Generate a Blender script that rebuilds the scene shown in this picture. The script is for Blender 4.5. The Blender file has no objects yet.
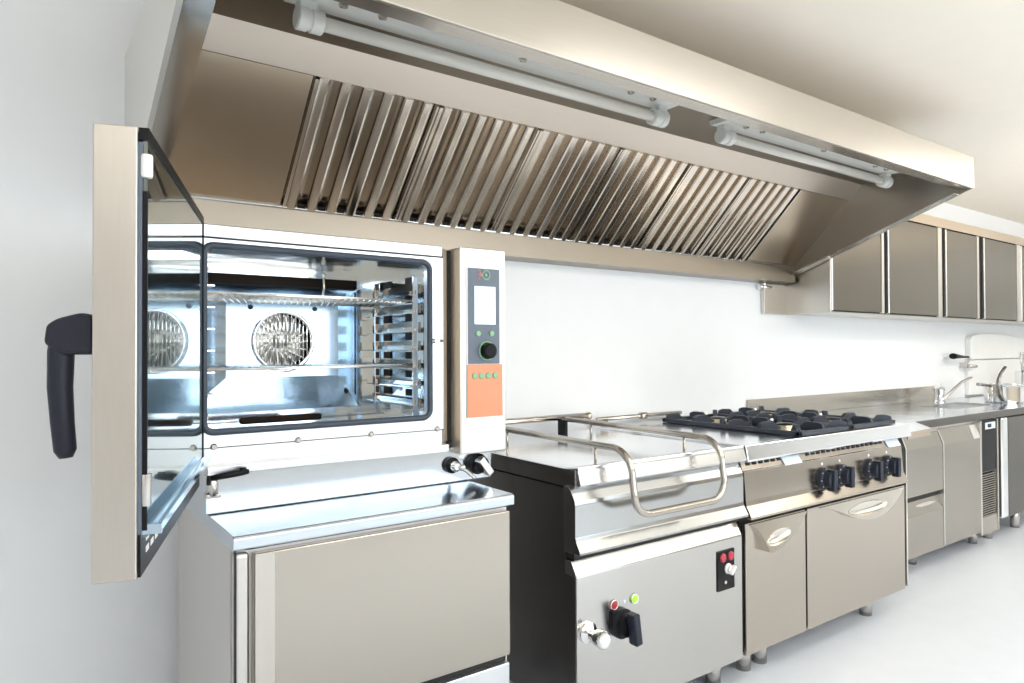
import bpy, bmesh, math, random
from mathutils import Matrix, Vector
random.seed(7)
C = bpy.context.scene.collection
PI = math.pi

# ------------------------------------------------------------------ materials
def new_mat(name):
    m = bpy.data.materials.new(name); m.use_nodes = True
    nt = m.node_tree; b = nt.nodes['Principled BSDF']
    return m, nt, b

def plain(name, col, rough=.5, metal=0., spec=.5, noise=.0, emit=None, estr=0.):
    m, nt, b = new_mat(name)
    b.inputs['Roughness'].default_value = rough
    b.inputs['Metallic'].default_value = metal
    b.inputs['Specular IOR Level'].default_value = spec
    tc = nt.nodes.new('ShaderNodeTexCoord'); nz = nt.nodes.new('ShaderNodeTexNoise')
    nz.inputs['Scale'].default_value = 9; nz.inputs['Detail'].default_value = 3
    nt.links.new(tc.outputs['Object'], nz.inputs['Vector'])
    cr = nt.nodes.new('ShaderNodeValToRGB')
    a = 1 - noise
    cr.color_ramp.elements[0].position = .3; cr.color_ramp.elements[1].position = .7
    cr.color_ramp.elements[0].color = (col[0]*a, col[1]*a, col[2]*a, 1)
    cr.color_ramp.elements[1].color = (*col, 1)
    nt.links.new(nz.outputs['Fac'], cr.inputs['Fac'])
    nt.links.new(cr.outputs['Color'], b.inputs['Base Color'])
    if emit:
        b.inputs['Emission Color'].default_value = (*emit, 1); b.inputs['Emission Strength'].default_value = estr
    return m

def steel(name, col, rough=.25, stretch=(2, 60, 60), var=.10, bump=.015, aniso=0., warp=(5, 5, .7)):
    """brushed sheet steel: fine streaks that vary the gloss and dent the normal a little"""
    m, nt, b = new_mat(name)
    b.inputs['Metallic'].default_value = 1
    b.inputs['Anisotropic'].default_value = aniso
    tc = nt.nodes.new('ShaderNodeTexCoord'); mp = nt.nodes.new('ShaderNodeMapping')
    mp.inputs['Scale'].default_value = stretch
    nt.links.new(tc.outputs['Object'], mp.inputs['Vector'])
    nz = nt.nodes.new('ShaderNodeTexNoise'); nz.inputs['Scale'].default_value = 6; nz.inputs['Detail'].default_value = 4
    nt.links.new(mp.outputs['Vector'], nz.inputs['Vector'])
    mr = nt.nodes.new('ShaderNodeMapRange')
    mr.inputs['To Min'].default_value = rough*(1-var*2); mr.inputs['To Max'].default_value = rough*(1+var*2)
    nt.links.new(nz.outputs['Fac'], mr.inputs['Value']); nt.links.new(mr.outputs['Result'], b.inputs['Roughness'])
    cr = nt.nodes.new('ShaderNodeValToRGB')
    cr.color_ramp.elements[0].color = (col[0]*(1-var), col[1]*(1-var), col[2]*(1-var), 1)
    cr.color_ramp.elements[1].color = (*col, 1)
    nt.links.new(nz.outputs['Fac'], cr.inputs['Fac']); nt.links.new(cr.outputs['Color'], b.inputs['Base Color'])
    if bump:
        n2 = nt.nodes.new('ShaderNodeTexNoise'); n2.inputs['Scale'].default_value = 1.0; n2.inputs['Detail'].default_value = 1.5
        m2 = nt.nodes.new('ShaderNodeMapping'); m2.inputs['Scale'].default_value = warp
        nt.links.new(tc.outputs['Object'], m2.inputs['Vector']); nt.links.new(m2.outputs['Vector'], n2.inputs['Vector'])
        bp = nt.nodes.new('ShaderNodeBump'); bp.inputs['Strength'].default_value = bump*4; bp.inputs['Distance'].default_value = .02
        nt.links.new(n2.outputs['Fac'], bp.inputs['Height']); nt.links.new(bp.outputs['Normal'], b.inputs['Normal'])
    return m

M = {}
M['front'] = steel('steel_brushed_front', (.49, .445, .39), .20, (2, 40, 60), .08, .04)
M['standdoor'] = steel('steel_stand_door', (.42, .385, .34), .22, (2, 40, 60), .06, .03)
M['panlow'] = steel('steel_pan_door', (.55, .54, .52), .19, (2, 40, 60), .06, .045)
M['top'] = steel('steel_worktop', (.60, .655, .715), .14, (2, 40, 40), .08)
M['lip'] = steel('steel_lip', (.93, .95, .97), .15, (2, 40, 40), .06)
M['colside'] = steel('steel_column_side', (.80, .73, .64), .5, (40, 40, 2), .04)
M['ovenface'] = steel('steel_oven_face', (.74, .765, .79), .30, (2, 40, 60), .06)
M['bright'] = steel('steel_bright_edge', (.88, .87, .85), .25, (40, 40, 2), .08)
M['dooredge'] = steel('steel_door_edge', (.60, .56, .51), .34, (40, 40, 3), .08)
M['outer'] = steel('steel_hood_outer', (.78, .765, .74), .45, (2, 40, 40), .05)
M['pressed'] = steel('steel_pressed_handle', (.74, .70, .64), .16, (2, 30, 30), .06)
M['reflstrip'] = steel('steel_door_reflection', (.55, .515, .475), .35, (40, 40, 2), .04)  # paler steel that paints a reflection on the stand door
M['post'] = steel('steel_post', (.60, .58, .55), .30, (40, 40, 2), .06)
M['frontfar'] = steel('steel_front_far', (.40, .37, .325), .20, (2, 40, 60))
M['fardark'] = steel('steel_far_dark', (.13, .12, .105), .25, (40, 40, 2))
M['side'] = steel('steel_side', (.66, .63, .60), .34, (40, 40, 2))
M['darkside'] = steel('steel_dark_side', (.30, .285, .265), .24, (40, 40, 2))
M['hood'] = steel('steel_hood', (.60, .505, .40), .27, (1, 130, 130), .012)
M['splash'] = steel('steel_splashback', (.50, .46, .40), .20, (1, 130, 130), .012)
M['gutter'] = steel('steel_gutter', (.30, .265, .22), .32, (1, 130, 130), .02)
M['panfront'] = steel('steel_pan_front', (.44, .45, .45), .18, (2, 60, 60), .05, .03)
M['hoodband'] = steel('steel_hood_band', (.70, .63, .555), .42, (2, 50, 50), .08)
M['filter'] = steel('steel_filter', (.80, .73, .65), .16, (60, 60, 2), .10)
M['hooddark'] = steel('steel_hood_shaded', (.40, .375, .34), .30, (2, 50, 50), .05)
M['fascia'] = steel('steel_fascia', (.60, .56, .505), .30, (2, 50, 50), .10)
M['cabdoor'] = steel('steel_cabinet_door', (.185, .165, .135), .24, (40, 40, 2), .05)
M['cabframe'] = steel('steel_cabinet_frame', (.66, .63, .58), .30, (40, 40, 2), .08)
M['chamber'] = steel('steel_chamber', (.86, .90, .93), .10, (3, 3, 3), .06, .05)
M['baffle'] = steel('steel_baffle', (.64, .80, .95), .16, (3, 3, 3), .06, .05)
M['chrome'] = steel('chrome', (.88, .88, .88), .06, (3, 3, 3), .05, 0)
M['wire'] = steel('steel_wire', (.66, .65, .62), .18, (40, 40, 40), .08, 0)
M['rail'] = steel('steel_rail', (.54, .495, .44), .18, (40, 40, 40), .08, 0)
M['black'] = plain('black_plastic', (.008, .008, .010), .4, spec=.18, noise=.1)
M['handle'] = plain('handle_plastic', (.020, .022, .034), .4, spec=.25, noise=.1)
M['knob'] = plain('knob_plastic', (.016, .020, .034), .38, spec=.3, noise=.1)
M['iron'] = plain('cast_iron', (.040, .050, .072), .48, noise=.25)
M['ironpan'] = plain('burner_pan_enamel', (.012, .010, .010), .3, noise=.2)
M['brass'] = plain('burner_alloy', (.75, .68, .52), .3, metal=.9, noise=.1)
M['gasket'] = plain('gasket_rubber', (.045, .062, .088), .5, noise=.1)
M['slot'] = plain('dark_gap', (.010, .009, .008), .6, noise=.1)
M['ovendark'] = plain('oven_dark', (.022, .015, .010), .7, spec=.1, noise=.3)
M['white'] = plain('white_plastic', (.86, .86, .84), .4, noise=.03)
M['lampwhite'] = plain('lamp_fitting', (.78, .79, .76), .4, noise=.04)
M['tube'] = plain('lamp_tube', (.86, .84, .78), .2, noise=.02)
M['slate'] = plain('display_slate', (.120, .150, .195), .35, noise=.05)
M['screen'] = plain('display_screen', (.78, .84, .86), .3, noise=.02, emit=(.8, .88, .9), estr=.35)
M['orange'] = plain('panel_orange', (.74, .31, .17), .4, noise=.04)
M['green'] = plain('button_green', (.26, .50, .30), .4, noise=.05)
M['red'] = plain('indicator_red', (.36, .02, .025), .3, noise=.1, emit=(.8, .03, .05), estr=.03)
M['redbutton'] = plain('button_red', (.42, .035, .06), .3, noise=.1, emit=(.8, .05, .08), estr=.05)
M['lime'] = plain('indicator_green', (.35, .75, .05), .3, noise=.1, emit=(.4, .9, .05), estr=.5)
M['sticker'] = plain('label_pale_blue', (.66, .76, .88), .35, noise=.06)
M['pinkicon'] = plain('icon_red', (.75, .25, .28), .5, noise=.05)
M['foot'] = steel('steel_foot', (.62, .60, .57), .22, (3, 3, 40), .1, 0)
M['wall'] = plain('painted_wall', (.89, .905, .92), .75, spec=.25, noise=.015)
M['wallfront'] = plain('painted_wall_beige', (.62, .55, .46), .75, spec=.25, noise=.02)
M['ceil'] = plain('painted_ceiling', (.93, .88, .79), .8, spec=.2, noise=.015)
M['floor'] = plain('resin_floor', (.72, .765, .83), .30, spec=.35, noise=.03)
M['trimw'] = plain('white_trim', (.92, .92, .90), .5, noise=.02)

def mirror_glass():
    """inner pane of the oven door: dark tinted coated glass, strong mirror at the grazing angle it is seen from"""
    m, nt, b = new_mat('door_glass')
    out = nt.nodes['Material Output']
    nt.nodes.remove(b)
    g = nt.nodes.new('ShaderNodeBsdfGlossy'); g.inputs['Color'].default_value = (.84, .91, .90, 1); g.inputs['Roughness'].default_value = .015
    d = nt.nodes.new('ShaderNodeBsdfPrincipled'); d.inputs['Base Color'].default_value = (.010, .022, .026, 1); d.inputs['Roughness'].default_value = .1
    fr = nt.nodes.new('ShaderNodeFresnel'); fr.inputs['IOR'].default_value = 3.2
    mx = nt.nodes.new('ShaderNodeMixShader')
    nt.links.new(fr.outputs[0], mx.inputs[0]); nt.links.new(d.outputs[0], mx.inputs[1]); nt.links.new(g.outputs[0], mx.inputs[2])
    nt.links.new(mx.outputs[0], out.inputs['Surface'])
    return m
M['glass'] = mirror_glass()

# ------------------------------------------------------------------ mesh builder
class MB:
    def __init__(s, mtx=None):
        s.bm = bmesh.new(); s.mtx = mtx
    def _merge(s, b2, smooth=False):
        if smooth:
            for f in b2.faces: f.smooth = True
        me = bpy.data.meshes.new('tmp'); b2.to_mesh(me); b2.free()
        s.bm.from_mesh(me); bpy.data.meshes.remove(me)
    def box(s, x0, x1, y0, y1, z0, z1, bev=0., seg=2):
        b = bmesh.new()
        bmesh.ops.create_cube(b, size=1)
        for v in b.verts:
            v.co = Vector((x0 if v.co.x < 0 else x1, y0 if v.co.y < 0 else y1, z0 if v.co.z < 0 else z1))
        if bev: bmesh.ops.bevel(b, geom=list(b.edges), offset=bev, segments=seg, profile=.5, affect='EDGES')
        s._merge(b); return s
    def poly(s, pts, ext, bev=0., seg=2, smooth=False):
        """closed polygon (3-D points) extruded by the vector ext"""
        b = bmesh.new(); e = Vector(ext)
        a = [b.verts.new(p) for p in pts]; c = [b.verts.new(Vector(p)+e) for p in pts]
        n = len(pts)
        b.faces.new(a); b.faces.new(list(reversed(c)))
        for i in range(n): b.faces.new((a[(i+1) % n], a[i], c[i], c[(i+1) % n]))
        bmesh.ops.recalc_face_normals(b, faces=b.faces)
        if bev: bmesh.ops.bevel(b, geom=list(b.edges), offset=bev, segments=seg, profile=.5, affect='EDGES')
        s._merge(b, smooth); return s
    def prism_x(s, prof, x0, x1, bev=0.):
        return s.poly([(x0, y, z) for y, z in prof], (x1-x0, 0, 0), bev)
    def face(s, pts):
        b = bmesh.new(); b.faces.new([b.verts.new(p) for p in pts]); s._merge(b); return s
    def tube(s, pts, r, seg=10, closed=False, flat=1.):
        b = bmesh.new(); P = [Vector(p) for p in pts]; n = len(P); rings = []
        prev = None
        for i in range(n):
            if closed: t = P[(i+1) % n]-P[i-1]
            else: t = P[min(i+1, n-1)]-P[max(i-1, 0)]
            t.normalize()
            if prev is None:
                up = Vector((0, 0, 1)) if abs(t.z) < .9 else Vector((0, 1, 0))
                a = t.cross(up).normalized()
            else:
                a = (prev - t*prev.dot(t)).normalized()
            prev = a; c = t.cross(a)
            rr = r[i] if isinstance(r, (list, tuple)) else r
            rings.append([b.verts.new(P[i]+a*math.cos(2*PI*k/seg)*rr+c*math.sin(2*PI*k/seg)*rr*flat) for k in range(seg)])
        m = n if closed else n-1
        for i in range(m):
            A, B = rings[i], rings[(i+1) % n]
            for k in range(seg): b.faces.new((A[k], A[(k+1) % seg], B[(k+1) % seg], B[k]))
        if not closed:
            b.faces.new(rings[0]); b.faces.new(list(reversed(rings[-1])))
        bmesh.ops.recalc_face_normals(b, faces=b.faces)
        for f in b.faces: f.smooth = len(f.verts) == 4
        s._merge(b); return s
    def cyl(s, p0, p1, r, r1=None, seg=20):
        return s.tube([p0, p1], [r, r if r1 is None else r1], seg)
    def lathe(s, o, d, prof, seg=24):
        """revolve [(radius, distance along d)] about the axis through o"""
        o = Vector(o); d = Vector(d).normalized()
        up = Vector((0, 0, 1)) if abs(d.z) < .9 else Vector((0, 1, 0))
        a = d.cross(up).normalized(); c = d.cross(a)
        b = bmesh.new(); rings = []
        for r, h in prof:
            r = max(r, 1e-4)
            rings.append([b.verts.new(o+d*h+a*math.cos(2*PI*k/seg)*r+c*math.sin(2*PI*k/seg)*r) for k in range(seg)])
        for A, B in zip(rings, rings[1:]):
            for k in range(seg): b.faces.new((A[k], A[(k+1) % seg], B[(k+1) % seg], B[k]))
        b.faces.new(rings[0]); b.faces.new(list(reversed(rings[-1])))
        bmesh.ops.recalc_face_normals(b, faces=b.faces)
        for f in b.faces: f.smooth = len(f.verts) == 4
        for i, e in enumerate(b.edges):
            if len(e.link_faces) == 2 and e.calc_face_angle(0) > .7: e.smooth = False
        s._merge(b); return s
    def ellipsoid(s, o, rx, ry, rz, useg=24, vseg=14):
        b = bmesh.new(); bmesh.ops.create_uvsphere(b, u_segments=useg, v_segments=vseg, radius=1)
        for v in b.verts: v.co = Vector((o[0]+v.co.x*rx, o[1]+v.co.y*ry, o[2]+v.co.z*rz))
        s._merge(b, True); return s
    def plate_hole(s, X0, X1, Z0, Z1, x0, x1, z0, z1, r, y0, y1, k=6):
        """sheet in the x-z plane with a round-cornered hole"""
        b = bmesh.new()
        O = [(X1, Z1), (X0, Z1), (X0, Z0), (X1, Z0)]
        cs = [(x1-r, z1-r, 0), (x0+r, z1-r, PI/2), (x0+r, z0+r, PI), (x1-r, z0+r, 1.5*PI)]
        lay = []
        for y in (y0, y1):
            ov = [b.verts.new((p[0], y, p[1])) for p in O]
            iv = [[b.verts.new((cx+r*math.cos(a+PI/2*i/k), y, cz+r*math.sin(a+PI/2*i/k))) for i in range(k+1)] for cx, cz, a in cs]
            for q in range(4):
                for i in range(k): b.faces.new((ov[q], iv[q][i], iv[q][i+1]))
                n = (q+1) % 4; b.faces.new((ov[q], iv[q][k], iv[n][0], ov[n]))
            lay.append((ov, sum(iv, [])))
        for w in (0, 1):
            A, B = lay[0][w], lay[1][w]; n = len(A)
            for i in range(n): b.faces.new((A[i], A[(i+1) % n], B[(i+1) % n], B[i]))
        bmesh.ops.recalc_face_normals(b, faces=b.faces)
        s._merge(b); return s
    def build(s, name, mat, parent=None):
        if s.mtx is not None: s.bm.transform(s.mtx)
        off = Vector(parent['_o']) if parent is not None else Vector((0, 0, 0))
        bmesh.ops.translate(s.bm, verts=s.bm.verts, vec=-off)
        me = bpy.data.meshes.new(name); s.bm.to_mesh(me); s.bm.free()
        me.materials.append(mat)
        o = bpy.data.objects.new(name, me); C.objects.link(o)
        if parent is not None: o.parent = parent
        o['_o'] = tuple(off)
        return o

def tag(o, label, cat, group=None):
    o['label'] = label; o['category'] = cat
    if group: o['group'] = group
    return o
def thing(name, loc, label, cat, group=None):
    o = bpy.data.objects.new(name, None); C.objects.link(o); o.empty_display_size = .1
    o.location = loc; o['_o'] = tuple(loc)
    return tag(o, label, cat, group)
def single(mb, name, mat, loc, label, cat, group=None):
    """a thing that is one mesh, origin at its base"""
    if mb.mtx is not None: mb.bm.transform(mb.mtx); mb.mtx = None
    bmesh.ops.translate(mb.bm, verts=mb.bm.verts, vec=-Vector(loc))
    o = mb.build(name, mat); o.location = loc; o['_o'] = tuple(loc)
    return tag(o, label, cat, group)
def copy_tree(o, parent=None):
    c = o.copy(); C.objects.link(c)
    if parent is not None: c.parent = parent
    for ch in list(o.children): copy_tree(ch, c)
    return c
def struct(mb, name, mat, parent=None):
    o = mb.build(name, mat, parent)
    if parent is None: o['kind'] = 'structure'
    return o
def arc(c, r, a0, a1, n, ax, ay):
    ax = Vector(ax); ay = Vector(ay); c = Vector(c)
    return [c+ax*r*math.cos(a0+(a1-a0)*i/n)+ay*r*math.sin(a0+(a1-a0)*i/n) for i in range(n+1)]
def rrect(x0, x1, z0, z1, r, y, k=6):
    out = []
    for cx, cz, a in ((x1-r, z1-r, 0), (x0+r, z1-r, PI/2), (x0+r, z0+r, PI), (x1-r, z0+r, 1.5*PI)):
        out += [(cx+r*math.cos(a+PI/2*i/k), y, cz+r*math.sin(a+PI/2*i/k)) for i in range(k+1)]
    return out

# ------------------------------------------------------------------ room
YW = 2.42; ZC = 2.41; XL = -2.4; XR = 9.0; YF = -3.6
struct(MB().box(XL-.1, XR+.1, YF-.1, YW+.1, -.1, 0), 'floor', M['floor'])
struct(MB().box(XL-.1, XR+.1, YF-.1, YW+.1, ZC, ZC+.1), 'ceiling', M['ceil'])
struct(MB().box(XL-.1, XR+.1, YW, YW+.1, 0, ZC), 'wall_back', M['wall'])
struct(MB().box(XL-.1, XL, YF, YW, 0, ZC), 'wall_left', M['wall'])
struct(MB().box(XR, XR+.1, YF, YW, 0, ZC), 'wall_right', M['wall'])
WX0, WX1, WZ0, WZ1 = -.6, 6.4, .85, 2.2
w = MB()
w.box(XL, WX0, YF-.1, YF, 0, ZC); w.box(WX1, XR, YF-.1, YF, 0, ZC)
w.box(WX0, WX1, YF-.1, YF, 0, WZ0); w.box(WX0, WX1, YF-.1, YF, WZ1, ZC)
struct(w, 'wall_front', M['wallfront'])
w = MB()
for x in (WX0+.03, WX0+1.75, WX0+3.5, WX0+5.25, WX1-.03): w.box(x-.03, x+.03, YF-.07, YF-.02, WZ0, WZ1)
w.box(WX0, WX1, YF-.07, YF-.02, WZ0, WZ0+.05); w.box(WX0, WX1, YF-.07, YF-.02, WZ1-.05, WZ1)
struct(w, 'window_1', M['trimw'])

# ------------------------------------------------------------------ extractor hood
HX0, HX1, HY0 = .25, 3.73, 1.38
hood = thing('extractor_hood', (2.0, 1.9, 1.645), 'long stainless steel extractor hood on the wall above the cooking line', 'extractor hood')
MB().box(HX0, HX1, HY0, HY0+.012, 2.02, 2.17, .002).build('fascia', M['fascia'], hood)
MB().box(HX0+.012, HX1-.012, HY0+.012, YW, 2.155, 2.168).build('top_panel', M['hood'], hood)
sidep = [(HY0+.012, 2.02), (HY0+.012, 2.168), (YW, 2.168), (YW, 1.645)]
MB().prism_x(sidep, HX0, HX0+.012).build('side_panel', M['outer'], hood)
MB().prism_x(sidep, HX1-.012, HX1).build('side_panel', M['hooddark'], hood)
# rim flange turned inward along the lower edge
r = MB(); r.box(HX0+.012, HX1-.012, HY0+.012, HY0+.062, 2.021, 2.026)
sl = (1.645-2.02)/(YW-HY0)
for xa, xb in ((HX0+.012, HX0+.07), (HX1-.07, HX1-.012)):
    y0, y1 = HY0+.062, 2.335
    zz = lambda y: 2.021+sl*(y-HY0)
    r.poly([(xa, y0, zz(y0)), (xb, y0, zz(y0)), (xb, y1, zz(y1)), (xa, y1, zz(y1))], (0, 0, .005))
r.build('rim_flange', M['rail'], hood)
# ceiling of the light bay, inclined plenum (45 degrees) with a plain band, blank panels and filters
S0 = Vector((0, 1.917, 2.144)); S1 = Vector((0, 2.328, 1.733)); D = (S1-S0).normalized(); L = (S1-S0).length
Nn = Vector((0, -.7071, -.7071))
def sp(x, s, n=0.): return Vector((x, 0, 0))+S0+D*s+Nn*n
def slope_panel(mb, x0, x1, s0, s1, n0, th=.006):
    mb.poly([sp(x0, s0, n0), sp(x1, s0, n0), sp(x1, s1, n0), sp(x0, s1, n0)], Nn*-th); return mb
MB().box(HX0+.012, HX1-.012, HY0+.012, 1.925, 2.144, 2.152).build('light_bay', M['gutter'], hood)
BL = .105
slope_panel(MB(), HX0+.012, HX1-.012, 0, BL-.002, 0).build('plain_band', M['hoodband'], hood)
FX0, FX1 = .70, 3.25
slope_panel(MB(), HX0+.012, FX0-.003, BL, L, 0).build('blank_panel', M['hood'], hood)
slope_panel(MB(), FX1+.003, HX1-.012, BL, L, 0).build('blank_panel', M['hood'], hood)
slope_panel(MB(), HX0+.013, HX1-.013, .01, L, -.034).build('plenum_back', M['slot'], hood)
# gutter along the foot of the filters
g = MB()
g.box(HX0+.013, HX1-.013, 2.318, 2.326, 1.650, 1.735)
g.prism_x([(2.318, 1.650), (2.318, 1.6425), (YW, 1.6375), (YW, 1.645)], HX0+.013, HX1-.013)
g.build('gutter', M['gutter'], hood)
MB().tube([(HX0+.014, 2.319, 1.736), (HX1-.014, 2.319, 1.736)], .0065, 8).build('gutter_lip', M['lip'], hood)
d = MB(); d.cyl((3.52, 2.395, 1.645), (3.52, 2.395, 1.615), .012); d.tube([(3.49, 2.39, 1.612), (3.58, 2.39, 1.612)], .009, 10); d.cyl((3.47, 2.39, 1.612), (3.49, 2.39, 1.612), .014)
d.build('drain_cock', M['chrome'], hood)
# baffle filters: one corrugated sheet per module
pitch = (FX1-FX0)/6
def filter_mesh(x0):
    n = 6; p = (pitch-.006)/n; prof = []
    for i in range(n):
        a = x0+.003+i*p
        for f, h in ((.0, -.030), (.13, -.030), (.15, .000), (.19, .007), (.27, .0105), (.56, .0105), (.66, .007), (.70, .000), (.72, -.030)):
            prof.append((a+f*p, h))
    prof.append((x0+pitch-.003, -.030))
    mb = MB(); b = bmesh.new(); s0, s1 = BL-.001, L-.006
    A = [b.verts.new(sp(x, s0, h)) for x, h in prof]; B = [b.verts.new(sp(x, s1, h)) for x, h in prof]
    for i in range(len(prof)-1): b.faces.new((A[i], A[i+1], B[i+1], B[i]))
    bmesh.ops.recalc_face_normals(b, faces=b.faces); mb._merge(b)
    # end caps of each ridge, edge flanges
    for i in range(n):
        a = x0+.003+i*p
        for s in (s0, s1-.002):
            mb.poly([sp(a+.15*p, s, -.03), sp(a+.15*p, s, 0), sp(a+.27*p, s, .0105), sp(a+.56*p, s, .0105), sp(a+.70*p, s, 0), sp(a+.70*p, s, -.03)], D*.002)
    return mb, p
f0 = None
for k in range(6):
    if f0 is None:
        mb, p = filter_mesh(FX0)
        f0 = mb.build('baffle_filter', M['filter'], hood)
        for i in range(6):
            h = MB(); x = FX0+.003+(i+.93)*p
            h.poly([sp(x-.011, L-.026, .001), sp(x+.011, L-.026, .001), sp(x+.014, L-.004, .001), sp(x-.014, L-.004, .001)], Nn*.007)
            h.build('drain_slot', M['slot'], f0)
        fl = MB(); slope_panel(fl, FX0+.003, FX0+.014, BL+.004, L-.004, .009, .004); fl.build('frame_edge', M['filter'], f0)
        fl = MB(); slope_panel(fl, FX0+pitch-.009, FX0+pitch-.002, BL+.004, L-.004, .009, .004); fl.build('frame_edge', M['filter'], f0)
    else:
        c = copy_tree(f0); c.location.x += pitch*k

# fluorescent lamps under the light bay
def make_lamp(x0, x1, label):
    t = thing('fluorescent_lamp', ((x0+x1)/2, 1.68, 2.144), label, 'lamp', 'tube lamps under the hood')
    MB().prism_x([(1.60, 2.144), (1.60, 2.132), (1.62, 2.124), (1.71, 2.124), (1.72, 2.132), (1.72, 2.144)], x0-.02, x1+.02).build('base_plate', M['lampwhite'], t)
    MB().tube([(x0+.06, 1.685, 2.082), (x1-.06, 1.685, 2.082)], .0185, 20).build('tube', M['tube'], t)
    for s, x in ((1, x0), (-1, x1)):
        m = MB(); m.lathe((x, 1.685, 2.082), (s, 0, 0), [(.025, 0), (.030, .004), (.030, .028), (.026, .030), (.026, .036), (.030, .038), (.030, .066), (.024, .070)])
        m.box(min(x+s*.004, x+s*.05), max(x+s*.004, x+s*.05), 1.665, 1.705, 2.095, 2.126, .004)
        m.build('end_cap', M['lampwhite'], t)
    for f in (.08, .16, .5, .84, .92):
        MB().lathe((x0+(x1-x0)*f, 1.64, 2.124), (0, 0, -1), [(.013, 0), (.011, .006), (.005, .008)], 12).build('screw', M['foot'], t)
    return t
make_lamp(.545, 1.885, 'fluorescent tube lamp under the hood, the one above the oven')
make_lamp(2.20, 3.52, 'fluorescent tube lamp under the hood at its far right end')

# ------------------------------------------------------------------ oven stand
PX0, PX1 = .366, 1.10
st = thing('oven_stand', (.73, 1.95, 0), 'low stainless steel cupboard carrying the oven, with bluish steel top', 'oven stand')
c = MB(); c.box(PX0, PX1, 1.575, 2.19, .12, .818); c.build('carcass', M['side'], st)
MB().prism_x([(1.545, .852), (1.54, .846), (1.54, .824), (1.546, .818), (2.19, .818), (2.19, .852)], PX0-.002, PX1+.004, .002).build('top', M['top'], st)
MB().box(PX0+.002, PX0+.036, 1.552, 1.575, .12, .812, .010, 4).build('corner_post', M['post'], st)
MB().box(PX0+.002, PX0+.006, 1.545, 1.553, .12, .816).build('seal_strip', M['slot'], st)
dr = MB().box(PX0+.045, PX1-.006, 1.548, 1.575, .41, .806, .003).build('door', M['standdoor'], st)
MB().box(PX0+.046, PX0+.088, 1.5472, 1.5482, .412, .804).build('door_reflection', M['reflstrip'], dr)  # reflection on the door, put in as a thin paler strip
MB().box(PX0+.04, PX1-.01, 1.566, 1.576, .385, .41).build('gap', M['slot'], st)
MB().box(PX0+.045, PX1-.006, 1.552, 1.575, .13, .388, .003).build('lower_panel', M['ovenface'], st)
for x in (PX0+.07, PX1-.07):
    for y in (1.64, 2.13):
        MB().cyl((x, y, 0), (x, y, .122), .025).build('foot', M['foot'], st)

# ------------------------------------------------------------------ combi oven
OX0, OX1, OY = .345, 1.011, 1.77
OZ0, OZ1 = .972, 1.56
hx0, hx1, hz0, hz1 = .352, .964, 1.056, 1.506      # opening
ov = thing('combi_oven', (.75, 2.1, .853), 'open stainless steel combi oven with fan and side control panel on the stand', 'oven')
f = MB(); f.plate_hole(OX0, OX1, OZ0+.045, 1.524, hx0, hx1, hz0, hz1, .022, OY, OY+.03)
f.build('front_frame', M['ovenface'], ov)
MB().box(OX0, OX1+.0, OY+.001, OY+.03, 1.528, OZ1, .003).build('top_trim', M['ovenface'], ov)
MB().box(OX0, OX1, OY+.006, OY+.03, .975, 1.014).build('lower_trim', M['ovenface'], ov)
MB().prism_x([(OY-.016, .952), (OY-.016, .972), (OY+.02, .980), (OY+.02, .945)], OX0+.01, OX1+.01, .002).build('drip_ledge', M['ovenface'], ov)
s = MB()
s.box(OX0, OX0+.006, OY+.03, 2.40, .98, OZ1); s.box(OX1-.006, OX1, OY+.03, 2.40, .98, OZ1)
s.box(OX0, OX1, OY+.03, 2.40, OZ1-.006, OZ1); s.box(OX0, OX1, 2.394, 2.40, .98, OZ1)
s.build('outer_shell', M['side'], ov)
MB().box(OX0+.012, 1.19, OY+.012, 2.40, .853, .958, .003).build('plinth', M['top'], ov)
MB().tube(rrect(hx0-.002, hx1+.002, hz0-.002, hz1+.002, .024, OY-.001), .0085, 8, True).build('door_gasket', M['gasket'], ov)
for x in (.373, .578, .781, .989):
    MB().lathe((x, OY+.006, 1.019), (0, -1, 0), [(.008, 0), (.008, .009), (.005, .012)], 12).build('screw', M['foot'], ov)
la = MB(); la.cyl((.980, OY, 1.278), (.980, OY-.02, 1.278), .008); la.cyl((.965, OY-.014, 1.278), (1.0, OY-.014, 1.278), .005); la.build('door_latch', M['foot'], ov)
# cooking chamber (open box, polished)
cx0, cx1, cz0, cz1, cy0, cy1 = .338, .985, 1.035, 1.520, OY+.030, 2.255
c = MB()
c.box(cx0, cx0+.004, cy0, cy1, cz0, cz1); c.box(cx1-.004, cx1, cy0, cy1, cz0, cz1)
c.box(cx0, cx1, cy0, cy1, cz0-.004, cz0); c.box(cx0, cx1, cy0, cy1, cz1, cz1+.004); c.box(cx0, cx1, cy1, cy1+.004, cz0, cz1)
c.build('chamber', M['chamber'], ov)
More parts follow.
